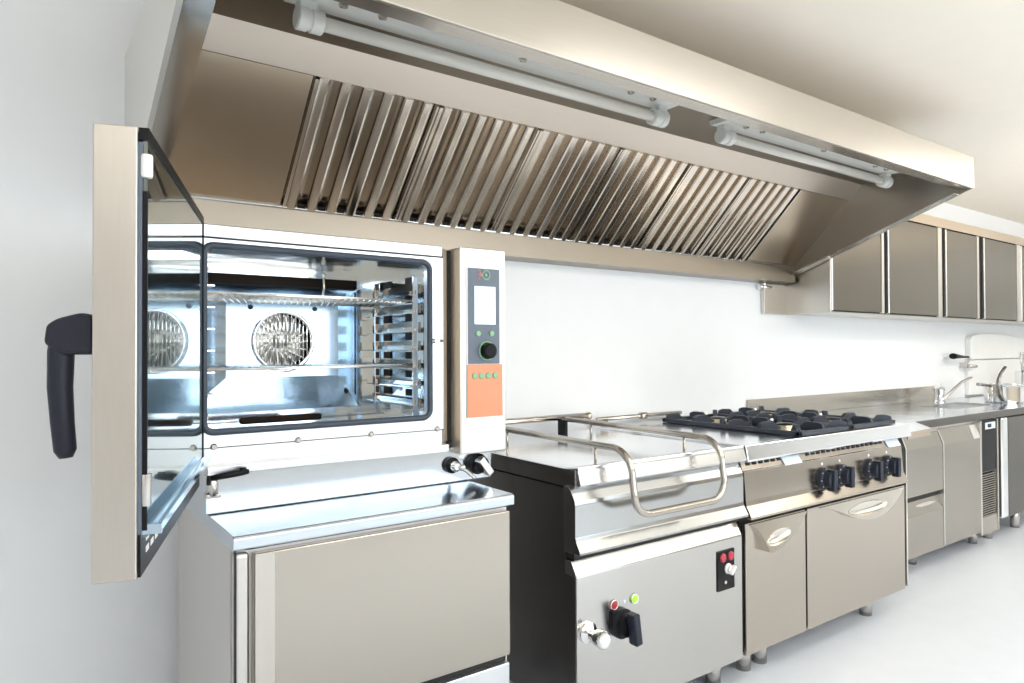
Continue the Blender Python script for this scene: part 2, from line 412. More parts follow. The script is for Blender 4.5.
# air baffle with bent edges and the fan opening
by = 2.16; bx0, bx1, bz0, bz1 = .490, .838, 1.170, 1.400
fcx, fcz, fr_ = .660, 1.281, .092
b = MB()
bm = bmesh.new(); K = 32
ring = [bm.verts.new((fcx+fr_*math.cos(2*PI*i/K), by, fcz+fr_*math.sin(2*PI*i/K))) for i in range(K)]
def onrect(i):
    a = 2*PI*i/K; cx, cz = (bx0+bx1)/2, (bz0+bz1)/2; hw, hh = (bx1-bx0)/2, (bz1-bz0)/2
    t = min(hw/abs(math.cos(a)) if abs(math.cos(a)) > 1e-6 else 9, hh/abs(math.sin(a)) if abs(math.sin(a)) > 1e-6 else 9)
    return (cx+t*math.cos(a), by, cz+t*math.sin(a))
opts = [onrect(i) for i in range(K)]
for px_, pz_ in ((bx0, bz0), (bx1, bz0), (bx1, bz1), (bx0, bz1)):
    q_ = min(range(K), key=lambda i: (opts[i][0]-px_)**2+(opts[i][2]-pz_)**2); opts[q_] = (px_, by, pz_)
outr = [bm.verts.new(p_) for p_ in opts]
for i in range(K): bm.faces.new((ring[i], ring[(i+1) % K], outr[(i+1) % K], outr[i]))
b._merge(bm)
F = [(bx0, by, bz0), (bx1, by, bz0), (bx1, by, bz1), (bx0, by, bz1)]
G = [(.385, 2.235, 1.060), (.940, 2.235, 1.060), (.940, 2.235, 1.462), (.385, 2.235, 1.462)]
for i in range(4):
    j = (i+1) % 4; b.face([F[i], F[j], G[j], G[i]])
bf = b.build('air_baffle', M['baffle'], ov)
for x, z, yy in ((.44, 1.115, 2.195), (.88, 1.115, 2.195), (.56, 1.385, 2.158), (.76, 1.385, 2.158)):
    MB().lathe((x, yy, z), (0, -1, 0), [(.008, 0), (.006, .006)], 10).build('screw', M['slot'], bf)
g = MB(); g.tube([(fcx+fr_*math.cos(2*PI*i/32), by-.004, fcz+fr_*math.sin(2*PI*i/32)) for i in range(32)], .0065, 8, True)
for k in range(-7, 8):
    x = k*.0122; hgt = math.sqrt(max(0, fr_**2-x*x))
    g.tube([(fcx+x, by-.004, fcz-hgt), (fcx+x, by-.004, fcz+hgt)], .0024, 6)
g.build('fan_grille', M['chrome'], ov)
fw_ = MB()
fw_.lathe((fcx, by+.052, fcz), (0, -1, 0), [(.088, 0), (.088, .003), (.03, .006)], 32)
for k in range(18):
    a = 2*PI*k/18; ca, sa = math.cos(a), math.sin(a); cb, sb = math.cos(a+.35), math.sin(a+.35)
    fw_.poly([(fcx+.035*ca, by+.046, fcz+.035*sa), (fcx+.08*cb, by+.046, fcz+.08*sb), (fcx+.08*cb, by+.014, fcz+.08*sb), (fcx+.035*ca, by+.014, fcz+.035*sa)], (.004*-sa, 0, .004*ca))
fw_.lathe((fcx-.0, by+.046, fcz), (0, -1, 0), [(.024, 0), (.022, .036), (.012, .044), (.004, .046)], 20)
fw_.build('fan_wheel', M['cabframe'], ov)
MB().box(.40, .925, by+.060, by+.064, 1.10, 1.45).build('fan_housing', M['ovendark'], ov)
# dark gap above the baffle, hangers, drain bar on the chamber floor
MB().box(.392, .935, 2.236, 2.243, 1.455, 1.492).build('air_gap', M['ovendark'], ov)
for x in (.44, .80):
    h = MB(); h.tube([(x, 2.19, 1.495), (x, 2.185, 1.455), (x, 2.20, 1.425)], .004, 8); h.ellipsoid((x, 2.19, 1.497), .008, .008, .008, 10, 8); h.ellipsoid((x, 2.20, 1.424), .009, .009, .009, 10, 8); h.build('hanger', M['brass'], ov)
h = MB(); h.tube([(.36, 2.05, 1.048), (.95, 2.05, 1.048)], .003, 6); h.build('drain_wire', M['chrome'], ov)
MB().box(.50, .74, 2.035, 2.06, 1.040, 1.060, .008, 3).build('drain_cover', M['ovendark'], ov)
# guide ladders at both sides
def ladder(x, sgn):
    l = MB()
    for y in (1.855, 2.13): l.box(x-.009, x+.009, y-.004, y+.004, 1.045, 1.475, .002)
    for k in range(7):
        z = 1.085+k*.055
        l.poly([(x, 1.84, z), (x-sgn*.028, 1.84, z), (x-sgn*.028, 1.84, z+.003), (x-.004*sgn, 1.84, z+.003), (x-.004*sgn, 1.84, z+.016), (x, 1.84, z+.016)], (0, .31, 0))
    l.build('rack_guide', M['chrome'], ov)
ladder(.962, 1); ladder(.362, -1)
for k in range(7):
    z = 1.075+k*.058; MB().box(.9775, .9805, 1.86, 2.20, z, z+.030).build('wall_louvre', M['front'], ov)
for k in range(7):
    z = 1.108+k*.058
    for y in (1.90, 2.06): MB().box(.9765, .9800, y, y+.05, z, z+.022).build('slot_hole', M['slot'], ov)
# control column at the right
MB().box(1.056, 1.216, OY-.030, 2.38, .940, 1.558, .003).build('control_column', M['ovenface'], ov)
MB().box(1.036, 1.0525, OY+.026, 2.38, .975, 1.552).build('column_gap', M['slot'], ov)
MB().poly([(1.0115, OY+.001, .978), (1.036, OY+.022, .978), (1.036, OY+.05, .978), (1.0115, OY+.05, .978)], (0, 0, .575)).build('frame_return', M['colside'], ov)
MB().box(1.0525, 1.0558, OY-.029, 2.38, .941, 1.557).build('column_side', M['colside'], ov)
PY = OY-.030
cp = MB(); cp.poly(rrect(1.072, 1.200, 1.045, 1.500, .006, PY-.0005), (0, -.0025, 0)); cp = cp.build('control_panel', M['trimw'], ov)
MB().box(1.0775, 1.1895, PY-.0055, PY-.003, 1.209, 1.497).build('display_field', M['slate'], cp)
MB().box(1.0735, 1.2005, PY-.0055, PY-.003, 1.049, 1.207).build('orange_field', M['orange'], cp)
MB().box(1.098, 1.1735, PY-.008, PY-.0055, 1.328, 1.443).build('screen', M['screen'], cp)
k = MB(); k.lathe((1.142, PY-.0055, 1.248), (0, -1, 0), [(.0275, 0), (.0275, .003), (.024, .005), (.023, .022), (.018, .026)]); k.build('dial', M['black'], cp)
k = MB(); k.tube([(1.142+.0275*math.cos(a*PI/12), PY-.0075, 1.248+.0275*math.sin(a*PI/12)) for a in range(24)], .0028, 6, True); k.build('dial_ring', M['green'], cp)
for x, z in ((1.1115, 1.300), (1.160, 1.301)): MB().lathe((x, PY-.0055, z), (0, -1, 0), [(.0085, 0), (.0085, .003), (.006, .004)], 16).build('button', M['green'], cp)
for x in (1.099, 1.1225, 1.148, 1.1725):
    m = MB(); m.lathe((x, PY-.0055, 1.173), (0, -1, 0), [(.0095, 0), (.0095, .003), (.007, .004)], 16); m = m.build('button', M['green'], cp)
m = MB()
m.tube([(1.140+.0135*math.cos(a*PI/10), PY-.0062, 1.478+.0135*math.sin(a*PI/10)) for a in range(20)], .0022, 6, True)
m.lathe((1.140, PY-.0055, 1.478), (0, -1, 0), [(.004, 0), (.004, .002)], 12); m.build('ring_icon', M['green'], cp)
m = MB()
for rr in (.009, .016): m.tube([(1.126+rr*math.cos(a), PY-.0062, 1.478+rr*math.sin(a)) for a in [PI*.65+PI*.7*i/8 for i in range(9)]], .0013, 6)
m.lathe((1.124, PY-.0055, 1.478), (0, -1, 0), [(.004, 0), (.004, .002)], 12); m.build('wave_icon', M['pinkicon'], cp)
# valves under the column
vy = OY+.012
v = MB(); v.lathe((1.042, vy, .906), (0, -1, 0), [(.024, 0), (.024, .012), (.019, .014)]); v = v.build('spray_valve', M['black'], ov)
m = MB(); m.lathe((1.044, vy-.013, .905), (0, -1, 0), [(.017, 0), (.016, .018), (.010, .024)]); m.tube([(1.05, vy-.032, .905), (1.066, vy-.055, .892), (1.082, vy-.075, .872)], [.006, .006, .005], 10); m.ellipsoid((1.06, vy-.038, .901), .012, .010, .010, 12, 8); m.build('lever', M['chrome'], v)
v = MB(); v.lathe((1.132, vy, .902), (0, -1, 0), [(.032, 0), (.032, .014), (.026, .018), (.025, .036)]); v = v.build('water_knob', M['black'], ov)
m = MB(Matrix.Translation((1.134, vy-.045, .899)) @ Matrix.Rotation(math.radians(-38), 4, 'Y'))
m.box(-.011, .011, -.016, .016, -.030, .030, .003); m.build('grip', M['bright'], v)

# oven door, swung open about 107 degrees; local axes u (hinge -> free edge), v (inward normal), z
th = math.radians(17.2); hinge = Vector((.340, 1.772, 0))
ud = Vector((-math.sin(th), -math.cos(th), 0)); vd = Vector((math.cos(th), -math.sin(th), 0))
DM = Matrix(((ud.x, vd.x, 0, hinge.x), (ud.y, vd.y, 0, hinge.y), (0, 0, 1, 0), (0, 0, 0, 1)))
DW = .71; dz0, dz1 = .928, 1.570
dm = MB(DM)
dm.box(DW-.006, DW, -.057, -.001, dz0, dz1, .002)          # steel edge at the free end
dm.box(.004, .010, -.057, -.001, dz0, dz1); dm.box(.010, DW-.006, -.057, -.050, dz0, dz1)
dm.box(.010, DW-.006, -.050, -.001, dz1-.006, dz1); dm.box(.010, DW-.006, -.050, -.001, dz0, dz0+.006)
door = dm.build('door', M['dooredge'], ov)
door['label'] = 'glazed steel oven door standing open toward the viewer'
m = MB(DM); m.box(.010, DW-.006, -.020, -.004, dz0+.006, dz1-.006); m.build('outer_glass', M['glass'], door)
m = MB(DM); m.box(.012, DW-.012, .004, .010, .985, dz1-.010); m.build('inner_glass', M['glass'], door)
m = MB(DM); m.box(.010, DW-.008, -.004, .012, dz1-.016, dz1+.001); m.build('top_seal', M['black'], door)
m = MB(DM); m.box(.006, .012, -.004, .012, .985, dz1-.016); m.build('hinge_seal', M['black'], door)
m = MB(DM); m.box(DW-.0125, DW-.0085, .004, .0105, .995, dz1-.09); m.build('glass_edge', M['black'], door)
m = MB(DM); m.box(DW-.011, DW-.0065, -.002, .0038, .985, dz1-.020); m.build('spacer', M['slate'], door)
m = MB(DM); m.lathe((DW-.012, .0085, 1.500), (0, 0, 1), [(.0075, 0), (.0085, .004), (.0085, .030), (.0075, .033)], 16); m.build('glass_clip', M['white'], door)
m = MB(DM); m.lathe((DW-.012, .0085, 1.030), (0, 0, 1), [(.0065, 0), (.0075, .004), (.0075, .045)], 16); m.build('lower_clip', M['foot'], door)
# drip tray with grooves, perforated black strip under it
t = MB(DM)
t.poly([(.015, .003, 1.000), (.015, .003, .996), (.015, .024, .991), (.015, .028, .991), (.015, .028, 1.003), (.015, .025, 1.003), (.015, .024, .995)], (DW-.03, 0, 0))
t.box(.015, DW-.015, .0115, .0122, .9975, .9995); t.box(.015, DW-.015, .0185, .0192, .9955, .998)
t.box(DW-.018, DW-.010, .001, .029, .989, 1.003)
t.build('drip_tray', M['baffle'], door)
p = MB(DM); p.box(.010, DW-.006, -.001, .003, dz0+.002, .990); ps = p.build('perforated_strip', M['black'], door)
for i in range(16):
    u = .09+i*.037
    for z0 in (.955, .972): p = MB(DM); p.box(u, u+.022, .003, .0038, z0, z0+.009, .0003); p.build('slot', M['trimw'], ps)
# handle on the outer face
hm = MB(DM)
hu = DW-.045
hm.poly([(hu-.020, -.062, 1.303), (hu-.020, -.078, 1.306), (hu-.020, -.108, 1.297), (hu-.020, -.120, 1.288), (hu-.020, -.123, 1.262), (hu-.020, -.100, 1.246), (hu-.020, -.062, 1.246)], (.040, 0, 0), .006, 3)
hm.tube([(hu, -.103, 1.285), (hu, -.106, 1.25), (hu, -.107, 1.20), (hu, -.104, 1.15), (hu, -.1005, 1.110), (hu, -.0995, 1.099)], [.014, .0155, .0148, .0138, .0132, .008], 16, False, 1.1)
hm.build('door_handle', M['handle'], door)
m = MB(); m.tube([(.360, 1.742, .948), (.395, 1.738, .952), (.430, 1.735, .956), (.446, 1.734, .957)], [.007, .008, .008, .006], 8); m.tube([(.425, 1.735, .963), (.440, 1.734, .963)], .005, 8); m.build('door_stop', M['black'], ov)
m = MB(); m.cyl((.366, 1.752, .905), (.366, 1.752, .955), .014); m.box(.350, .385, 1.740, 1.775, .900, .910, .003); m.build('hinge', M['foot'], ov)

# wire shelves inside the oven
def shelf(z, label, nx, ny):
    m = MB()
    x0, x1, y0, y1 = .378, .946, 1.845, 2.135
    m.tube([(x0, y0, z), (x1, y0, z), (x1, y1, z), (x0, y1, z)], .0035, 8, True)
    for i in range(1, nx): x = x0+(x1-x0)*i/nx; m.tube([(x, y0, z+.002), (x, y1, z+.002)], .0016, 5)
    for i in range(1, ny): y = y0+(y1-y0)*i/ny; m.tube([(x0, y, z-.001), (x1, y, z-.001)], .0020, 5)
    if z > 1.3:
        for i in range(1, nx):
            x = x0+(x1-x0)*i/nx
            m.tube([(x, y0, z-.004), (min(x+.09, x1), y1, z-.004)], .0016, 5)
    return single(m, 'wire_shelf', M['wire'], (.66, 1.99, z-.004), label, 'oven shelf', 'wire shelves in the oven')
shelf(1.3955+.004, 'upper wire shelf in the oven, above the round fan', 30, 8)
shelf(1.1755+.0285+.0, 'lower wire shelf in the oven, just below the round fan', 30, 5)

# ------------------------------------------------------------------ tilting braising pan
BX0, BX1 = 1.345, 2.150
bp = thing('braising_pan', (1.75, 2.0, 0), 'stainless steel tilting braising pan with bowed lid handle beside the oven', 'braising pan')
MB().box(BX0, BX1, 1.605, 2.40, .13, .828).build('carcass', M['darkside'], bp)
lid = MB().prism_x([(1.553, .897), (1.5535, .885), (1.541, .845), (1.548, .838), (1.572, .838), (1.60, .832), (2.375, .832), (2.375, .885), (1.62, .8865)], BX0+.003, BX1+.002, .002).build('lid', M['lip'], bp)
MB().box(BX0, BX0+.0028, 1.565, 2.375, .833, .886).build('lid_side', M['darkside'], bp)  # same steel as the lid; dark reflection put into the colour
MB().prism_x([(1.604, .838), (1.582, .8375), (1.572, .830), (1.552, .797), (1.55, .785), (1.55, .690), (1.546, .678), (1.528, .648), (1.530, .641), (1.604, .640)], BX0-.012, BX1-.008, .0015).build('apron', M['panfront'], bp)
MB().box(BX0, BX1-.01, 1.570, 1.604, .617, .639).build('shadow_gap', M['slot'], bp)
MB().prism_x([(1.604, .615), (1.575, .615), (1.552, .575), (1.55, .570), (1.55, .125), (1.604, .125)], BX0-.008, BX1-.020, .0015).build('lower_panel', M['panlow'], bp)
MB().box(BX0-.0095, BX0-.0085, 1.556, 1.604, .13, .57).build('panel_edge', M['darkside'], bp)
# handle
ra, rb, zr = 1.502, 1.930, .943
P = [(ra, 2.30, zr+.004), (ra, 1.66, zr)]
P += arc((ra, 1.565, zr-.085), .085, PI/2, PI, 8, (0, 1, 0), (0, 0, 1))
P += [Vector((ra, 1.475, .82))]
P += arc((ra+.065, 1.472, .810), .065, PI, 1.5*PI, 8, (1, 0, 0), (0, 0, 1))
P += arc((rb-.065, 1.472, .810), .065, 1.5*PI, 2*PI, 8, (1, 0, 0), (0, 0, 1))
P += [Vector((rb, 1.475, .82))]
P += list(reversed(arc((rb, 1.565, zr-.085), .085, PI/2, PI, 8, (0, 1, 0), (0, 0, 1))))
P += [(rb, 1.66, zr), (rb, 2.30, zr+.004)]
MB().tube(P, .0115, 14).build('lid_handle', M['rail'], bp)
for x in (ra, rb):
    for y in (1.645, 2.14): MB().cyl((x, y, .884), (x, y, zr-.005), .0048, seg=10).build('handle_post', M['rail'], bp)
h = MB(); h.tube([(1.36, 2.345, .950), (2.10, 2.345, .950)], .013, 14); h.ellipsoid((2.10, 2.345, .948), .018, .018, .018, 12, 8); h.build('hinge_bar', M['rail'], bp)
for x in (1.502, 1.93): MB().box(x-.009, x+.009, 2.30, 2.35, .884, .940, .003).build('hinge_bracket', M['black'], bp)
# controls
k = MB(); k.lathe((1.378, 1.55, .402), (0, -1, 0), [(.033, 0), (.032, .008), (.022, .014), (.016, .020), (.016, .040), (.024, .044), (.026, .052), (.026, .074), (.021, .080), (.020, .0785)]); k.build('water_valve', M['chrome'], bp)
k = MB(); k.lathe((1.517, 1.55, .398), (0, -1, 0), [(.046, 0), (.046, .014), (.036, .018), (.034, .036)]); k.box(1.472, 1.517, 1.5375, 1.55, .398, .443, .004); sw = k.build('main_switch', M['black'], bp)
m = MB(Matrix.Translation((1.522, 1.50, .398)) @ Matrix.Rotation(math.radians(-8), 4, 'Y')); m.box(-.014, .014, -.022, .014, -.052, .045, .005); m.build('grip', M['knob'], sw)
for x, z, mt, nm in ((1.487, .460, 'red', 'indicator'), (1.576, .460, 'lime', 'indicator')):
    m = MB(); m.lathe((x, 1.55, z), (0, -1, 0), [(.0145, 0), (.0145, .004), (.011, .005), (.010, .008), (.006, .010)], 16); m = m.build(nm, M[mt], bp); m['label'] = 'red indicator lamp' if mt == 'red' else 'green indicator lamp'
    k = MB(); k.tube([(x+.0145*math.cos(a*PI/8), 1.546, z+.0145*math.sin(a*PI/8)) for a in range(16)], .002, 6, True); k.build('bezel', M['chrome'], m)
MB().lathe((1.534, 1.55, .460), (0, -1, 0), [(.006, 0), (.005, .003)], 10).build('icon_dot', M['sticker'], bp)
m = MB().box(1.987, 2.080, 1.546, 1.5502, .395, .535).build('control_plate', M['black'], bp)
for x in (2.014, 2.058):
    q = MB(); q.lathe((x, 1.546, .511), (0, -1, 0), [(.0155, 0), (.0155, .004), (.012, .007)], 16); q.build('button', M['redbutton'], m)
q = MB(); q.lathe((2.044, 1.546, .468), (0, -1, 0), [(.019, 0), (.018, .004), (.013, .006), (.012, .014)], 18); q = q.build('selector', M['white'], m)
q = MB(Matrix.Translation((2.046, 1.53, .467)) @ Matrix.Rotation(math.radians(40), 4, 'Y')); q.box(-.005, .005, -.010, .004, -.018, .018, .002); q.build('pointer', M['trimw'], m)
q = MB(); q.lathe((2.031, 1.546, .421), (0, -1, 0), [(.006, 0), (.005, .001)], 10); q.build('mark', M['brass'], m)
for x in (1.42, 2.055, 2.10):
    for y in (1.66, 2.32):
        if x != 2.055: MB().cyl((x, y, 0), (x, y, .131), .028).build('foot', M['foot'], bp)

# ------------------------------------------------------------------ gas range
RX0, RX1 = 2.160, 3.420
rg = thing('gas_range', (2.79, 2.0, 0), 'stainless steel gas range with four black knobs and two doors', 'gas range')
MB().box(RX0, RX1-.03, 1.605, 2.40, .13, .835).build('carcass', M['side'], rg)
MB().prism_x([(1.552, .8945), (1.541, .840), (1.545, .833), (1.575, .833), (1.60, .836), (2.40, .836), (2.40, .8935), (1.57, .8935)], RX0, RX1, .002).build('worktop', M['lip'], rg)
MB().prism_x([(1.605, .832), (1.578, .832), (1.566, .800), (1.560, .795), (1.552, .690), (1.550, .672), (1.528, .632), (1.531, .624), (1.605, .622)], RX0, RX1-.062, .0012).build('control_panel', M['front'], rg)
for i in range(30):
    x = RX0+.03+i*.0395
    if 2.40 < x < 2.56 or x > 3.18: continue
    MB().poly([(x, 1.577, .828), (x+.022, 1.577, .828), (x+.022, 1.5725, .817), (x, 1.5725, .817)], (0, -.004, -.001)).build('vent_slot', M['slot'], rg)
for x in (2.410, 3.225):
    MB().poly([(x, 1.5745, .826), (x+.118, 1.5745, .826), (x+.128, 1.5625, .796), (x+.012, 1.5625, .796)], (0, -.004, -.0014)).build('sticker', M['sticker'], rg)
MB().prism_x([(1.606, .832), (1.582, .832), (1.56, .78), (1.555, .65), (1.56, .622), (1.606, .622)], RX1-.061, RX1-.034).build('panel_end', M['slot'], rg)
MB().prism_x([(1.606, .834), (1.574, .834), (1.553, .775), (1.552, .13), (1.606, .13)], RX1-.033, RX1-.024).build('end_strip', M['bright'], rg)
MB().box(RX0, RX1-.04, 1.582, 1.606, .598, .624).build('shadow_gap', M['slot'], rg)
MB().box(2.553, 2.565, 1.575, 1.606, .13, .60).build('door_gap', M['slot'], rg)
MB().box(2.1505, 2.1590, 1.575, 1.640, .13, .60).build('side_gap', M['slot'], rg)
d1 = MB().box(RX0+.002, 2.552, 1.556, 1.604, .120, .606, .004).build('door', M['front'], rg)
d2 = MB().box(2.566, 3.378, 1.556, 1.604, .120, .606, .004).build('door', M['front'], rg)
d2['label'] = 'wide oven door with central handle'; d1['label'] = 'narrow cupboard door with corner handle'
def flap(pts, par, ocx, ocz, orx, orz, tilt=0):
    # pressed handle plate that leans out at its lower edge, with an oval finger hollow
    zt = max(p[1] for p in pts); zb = min(p[1] for p in pts)
    yy = lambda z: 1.546-.024*(zt-z)/(zt-zb)
    mb = MB(); b = bmesh.new(); n = 28; ct_, st_ = math.cos(tilt), math.sin(tilt)
    V = [b.verts.new((x, yy(z), z)) for x, z in pts]
    el = []
    for k in range(n):
        u, w_ = orx*math.cos(2*PI*k/n), orz*math.sin(2*PI*k/n)
        el.append((ocx+u*ct_-w_*st_, ocz+u*st_+w_*ct_, math.cos(2*PI*k/n), math.sin(2*PI*k/n)))
    W_ = [b.verts.new((x, yy(z), z)) for x, z, _, _ in el]
    ed = [b.edges.new((V[q], V[(q+1) % len(V)])) for q in range(len(V))]+[b.edges.new((W_[q], W_[(q+1) % n])) for q in range(n)]
    bmesh.ops.triangle_fill(b, edges=ed, use_beauty=True)
    bmesh.ops.recalc_face_normals(b, faces=b.faces)
    for (xa, za), (xb, zb_) in zip(pts, pts[1:]+pts[:1]):
        b.faces.new([b.verts.new(p) for p in ((xa, yy(za), za), (xb, yy(zb_), zb_), (xb, 1.5565, zb_), (xa, 1.5565, za))])
    mb._merge(b)
    hd = mb.build('handle', M['pressed'], par)
    # hollow: a dish sunk behind the plate
    m2 = MB(); b = bmesh.new(); rings = []
    for t in (0, .35, .62, .82, .95):
        rad = math.sqrt(1-t*t)
        rings.append([b.verts.new((ocx+(x-ocx)*rad, yy(ocz+(z-ocz)*rad)+.0165*t*(1-.25*(z-ocz)/orz), ocz+(z-ocz)*rad)) for x, z, _, _ in el])
    for A, B in zip(rings, rings[1:]):
        for k in range(n): b.faces.new((A[k], A[(k+1) % n], B[(k+1) % n], B[k])).smooth = True
    b.faces.new(rings[-1]).smooth = True
    bmesh.ops.recalc_face_normals(b, faces=b.faces)
    m2._merge(b); m2.build('finger_hollow', M['pressed'], hd)
def bez(p0, p1, p2, n=10):
    return [((1-t)**2*p0[0]+2*t*(1-t)*p1[0]+t*t*p2[0], (1-t)**2*p0[1]+2*t*(1-t)*p1[1]+t*t*p2[1]) for t in [i/n for i in range(n+1)]]
flap([(2.545, .602)]+[(2.175, .602)]+bez((2.175, .602), (2.235, .585), (2.262, .492))[1:]+[(2.280, .486)]+bez((2.280, .486), (2.44, .510), (2.545, .602))[1:-1], d1, 2.335, .538, .080, .026, math.radians(8))
flap([(3.350, .600)]+[(2.640, .600)]+bez((2.640, .600), (2.76, .580), (2.85, .540))[1:]+bez((2.85, .540), (2.98, .492), (3.10, .510))[1:]+bez((3.10, .510), (3.22, .525), (3.350, .600))[1:-1], d2, 3.00, .556, .165, .027, 0)
# knobs
def knob(x, a):
    k = MB(); k.lathe((x, 1.556, .716), (0, -1, 0), [(.046, 0), (.046, .014), (.041, .020), (.036, .022), (.034, .046), (.030, .048)]); k = k.build('knob', M['knob'], rg)
    m = MB(Matrix.Translation((x, 1.513, .716)) @ Matrix.Rotation(a, 4, 'Y')); m.box(-.0135, .0135, -.014, .018, -.047, .040, .004); m.build('grip', M['knob'], k)
    m = MB()
    for an in (60, 100, 140, 185, 225): m.lathe((x-.0395*math.sin(math.radians(an-90)), 1.538, .716+.0395*math.cos(math.radians(an-90))), (0, -1, 0), [(.0032, 0), (.003, .002)], 8)
    m.lathe((x-.004, 1.5575, .775), (0, -1, 0), [(.006, 0), (.005, .002)], 10)
    m.build('dial_marks', M['trimw'], k)
for x, a in ((2.680, .03), (2.815, .0), (3.055, -.05), (3.215, .02)): knob(x, a)
h = MB(); h.tube([(2.17, 2.365, .925), (2.75, 2.365, .925)], .010, 12); h.cyl((2.455, 2.365, .925), (2.495, 2.365, .925), .017); h.box(2.20, 2.23, 2.355, 2.375, .893, .925); h.box(2.70, 2.73, 2.355, 2.375, .893, .925); h.build('rear_rail', M['rail'], rg)
for x in (2.295, 2.40, 3.225):
    MB().cyl((x, 1.668, 0), (x, 1.668, .131), .028).build('foot', M['foot'], rg)
MB().cyl((3.225, 2.32, 0), (3.225, 2.32, .131), .028).build('foot', M['foot'], rg)
# burners and grates
GX0, GX1, GY0, GY1 = 2.540, 3.335, 1.572, 2.300
bc = [(x, y) for x in (GX0+.194, GX0+.583) for y in (GY0+.19, GY0+.545)]
MB().box(GX0+.02, GX1-.02, GY0+.02, GY1-.02, .8936, .8955).build('burner_well', M['ironpan'], rg)
for x, y in bc:
    b = MB(); b.lathe((x, y, .8955), (0, 0, 1), [(.050, 0), (.048, .006), (.040, .012), (.036, .020)], 24); b.tube([(x-.10, y, .902), (x-.03, y, .904)], .006, 8); b.box(x-.075, x-.058, y+.010, y+.030, .8955, .906, .003); b = b.build('burner', M['brass'], rg)
    c = MB(); c.lathe((x, y, .9155), (0, 0, 1), [(.038, 0), (.038, .004), (.030, .008), (.010, .010)], 20); c.build('burner_cap', M['ironpan'], b)
    q = MB(); q.lathe((x-.066, y+.02, .8955), (0, 0, 1), [(.008, 0), (.008, .020), (.005, .022), (.005, .040), (.008, .042), (.006, .050)], 12); q.build('pilot', M['chrome'], b)
gp = (GX1-GX0)/2
def grate(x0, label):
    x1 = x0+gp-.003; zt = .9145
    m = MB()
    for a in ((x0, x1, GY0, GY0+.022), (x0, x1, GY1-.022, GY1), (x0, x0+.022, GY0, GY1), (x1-.022, x1, GY0, GY1)):
        m.box(a[0], a[1], a[2], a[3], .8957, zt, .003)
    ym = (GY0+GY1)/2
    m.box(x0+.005, x1-.005, ym-.011, ym+.011, .8990, zt, .003)
    xm = (x0+x1)/2
    def finger(p, q):
        # raised trapezoid rib from the frame (p) toward the burner (q)
        p = Vector((*p, 0)); q = Vector((*q, 0)); d = (q-p); ln = d.length; d.normalize(); n = Vector((-d.y, d.x, 0))*.009
        pr = [(0, .898), (.004, .930), (.025, .938), (ln*.62, .938), (ln*.8, .920), (ln, .912), (ln, .900)]
        m.poly([p+d*s+n+Vector((0, 0, z)) for s, z in pr], -2*n, .0012, 1)
    for yc in (GY0+.19, GY0+.545):
        lo, hi = (GY0, ym) if yc < ym else (ym, GY1)
        finger((x0+.01, yc), (xm-.045, yc)); finger((x1-.01, yc), (xm+.045, yc))
        finger((xm, lo+.008), (xm, yc-.05)); finger((xm, hi-.008), (xm, yc+.05))
        for sx in (x0+.012, x1-.012):
            for sy in (lo+.012, hi-.012):
                e = Vector((xm-sx, yc-sy)).normalized()
                finger((sx, sy), (sx+e.x*.10, sy+e.y*.10))
    return single(m, 'pan_grate', M['iron'], (xm, ym, .8957), label, 'pan grate', 'cast iron grates on the range')
grate(GX0, 'black cast iron double burner grate beside the braising pan')
grate(GX0+gp, 'black cast iron double burner grate at the far side of the range')

# ------------------------------------------------------------------ counter run beyond the range
CY, CZ = 1.755, .852
ct = thing('worktop', (6.0, 2.1, CZ-.045), 'long stainless steel counter with sink and low splashback beyond the range', 'counter')
SX0, SX1, SY0, SY1 = 4.95, 5.58, 1.93, 2.20
t = MB()
t.box(3.425, SX0, CY, 2.405, CZ-.042, CZ, .002); t.box(SX1, 8.2, CY, 2.405, CZ-.042, CZ, .002)
t.box(SX0, SX1, CY, SY0, CZ-.042, CZ); t.box(SX0, SX1, SY1, 2.405, CZ-.042, CZ)
t.build('slab', M['top'], ct)
s = MB()
s.box(SX0, SX0+.004, SY0, SY1, CZ-.05, CZ); s.box(SX1-.004, SX1, SY0, SY1, CZ-.05, CZ); s.box(SX0, SX1, SY0, SY0+.004, CZ-.05, CZ); s.box(SX0, SX1, SY1-.004, SY1, CZ-.05, CZ); s.box(SX0, SX1, SY0, SY1, CZ-.052, CZ-.049)
s.build('sink_bowl', M['chrome'], ct)
MB().box(3.425, 8.2, CY-.002, CY+.004, CZ-.045, CZ-.003).build('front_edge', M['fardark'], ct)
sb = thing('splashback', (4.6, 2.41, CZ+.001), 'low brown-grey steel splashback along the white wall behind the counter', 'splashback')
MB().box(3.375, 5.70, 2.402, 2.416, CZ+.001, .958).build('sheet', M['splash'], sb)
MB().box(5.70, 5.735, 2.398, 2.416, CZ+.001, .962).build('end_trim', M['trimw'], sb)
MB().poly([(3.426, 1.560, CZ), (3.69, 1.572, CZ), (3.93, CY, CZ), (3.426, CY, CZ)], (0, 0, -.004)).build('corner_plate', M['lip'], ct)
MB().poly([(3.426, 1.560, CZ-.0045), (3.69, 1.572, CZ-.0045), (3.69, 1.578, CZ-.0045), (3.426, 1.566, CZ-.0045)], (0, 0, -.032)).build('corner_edge', M['hood'], ct)

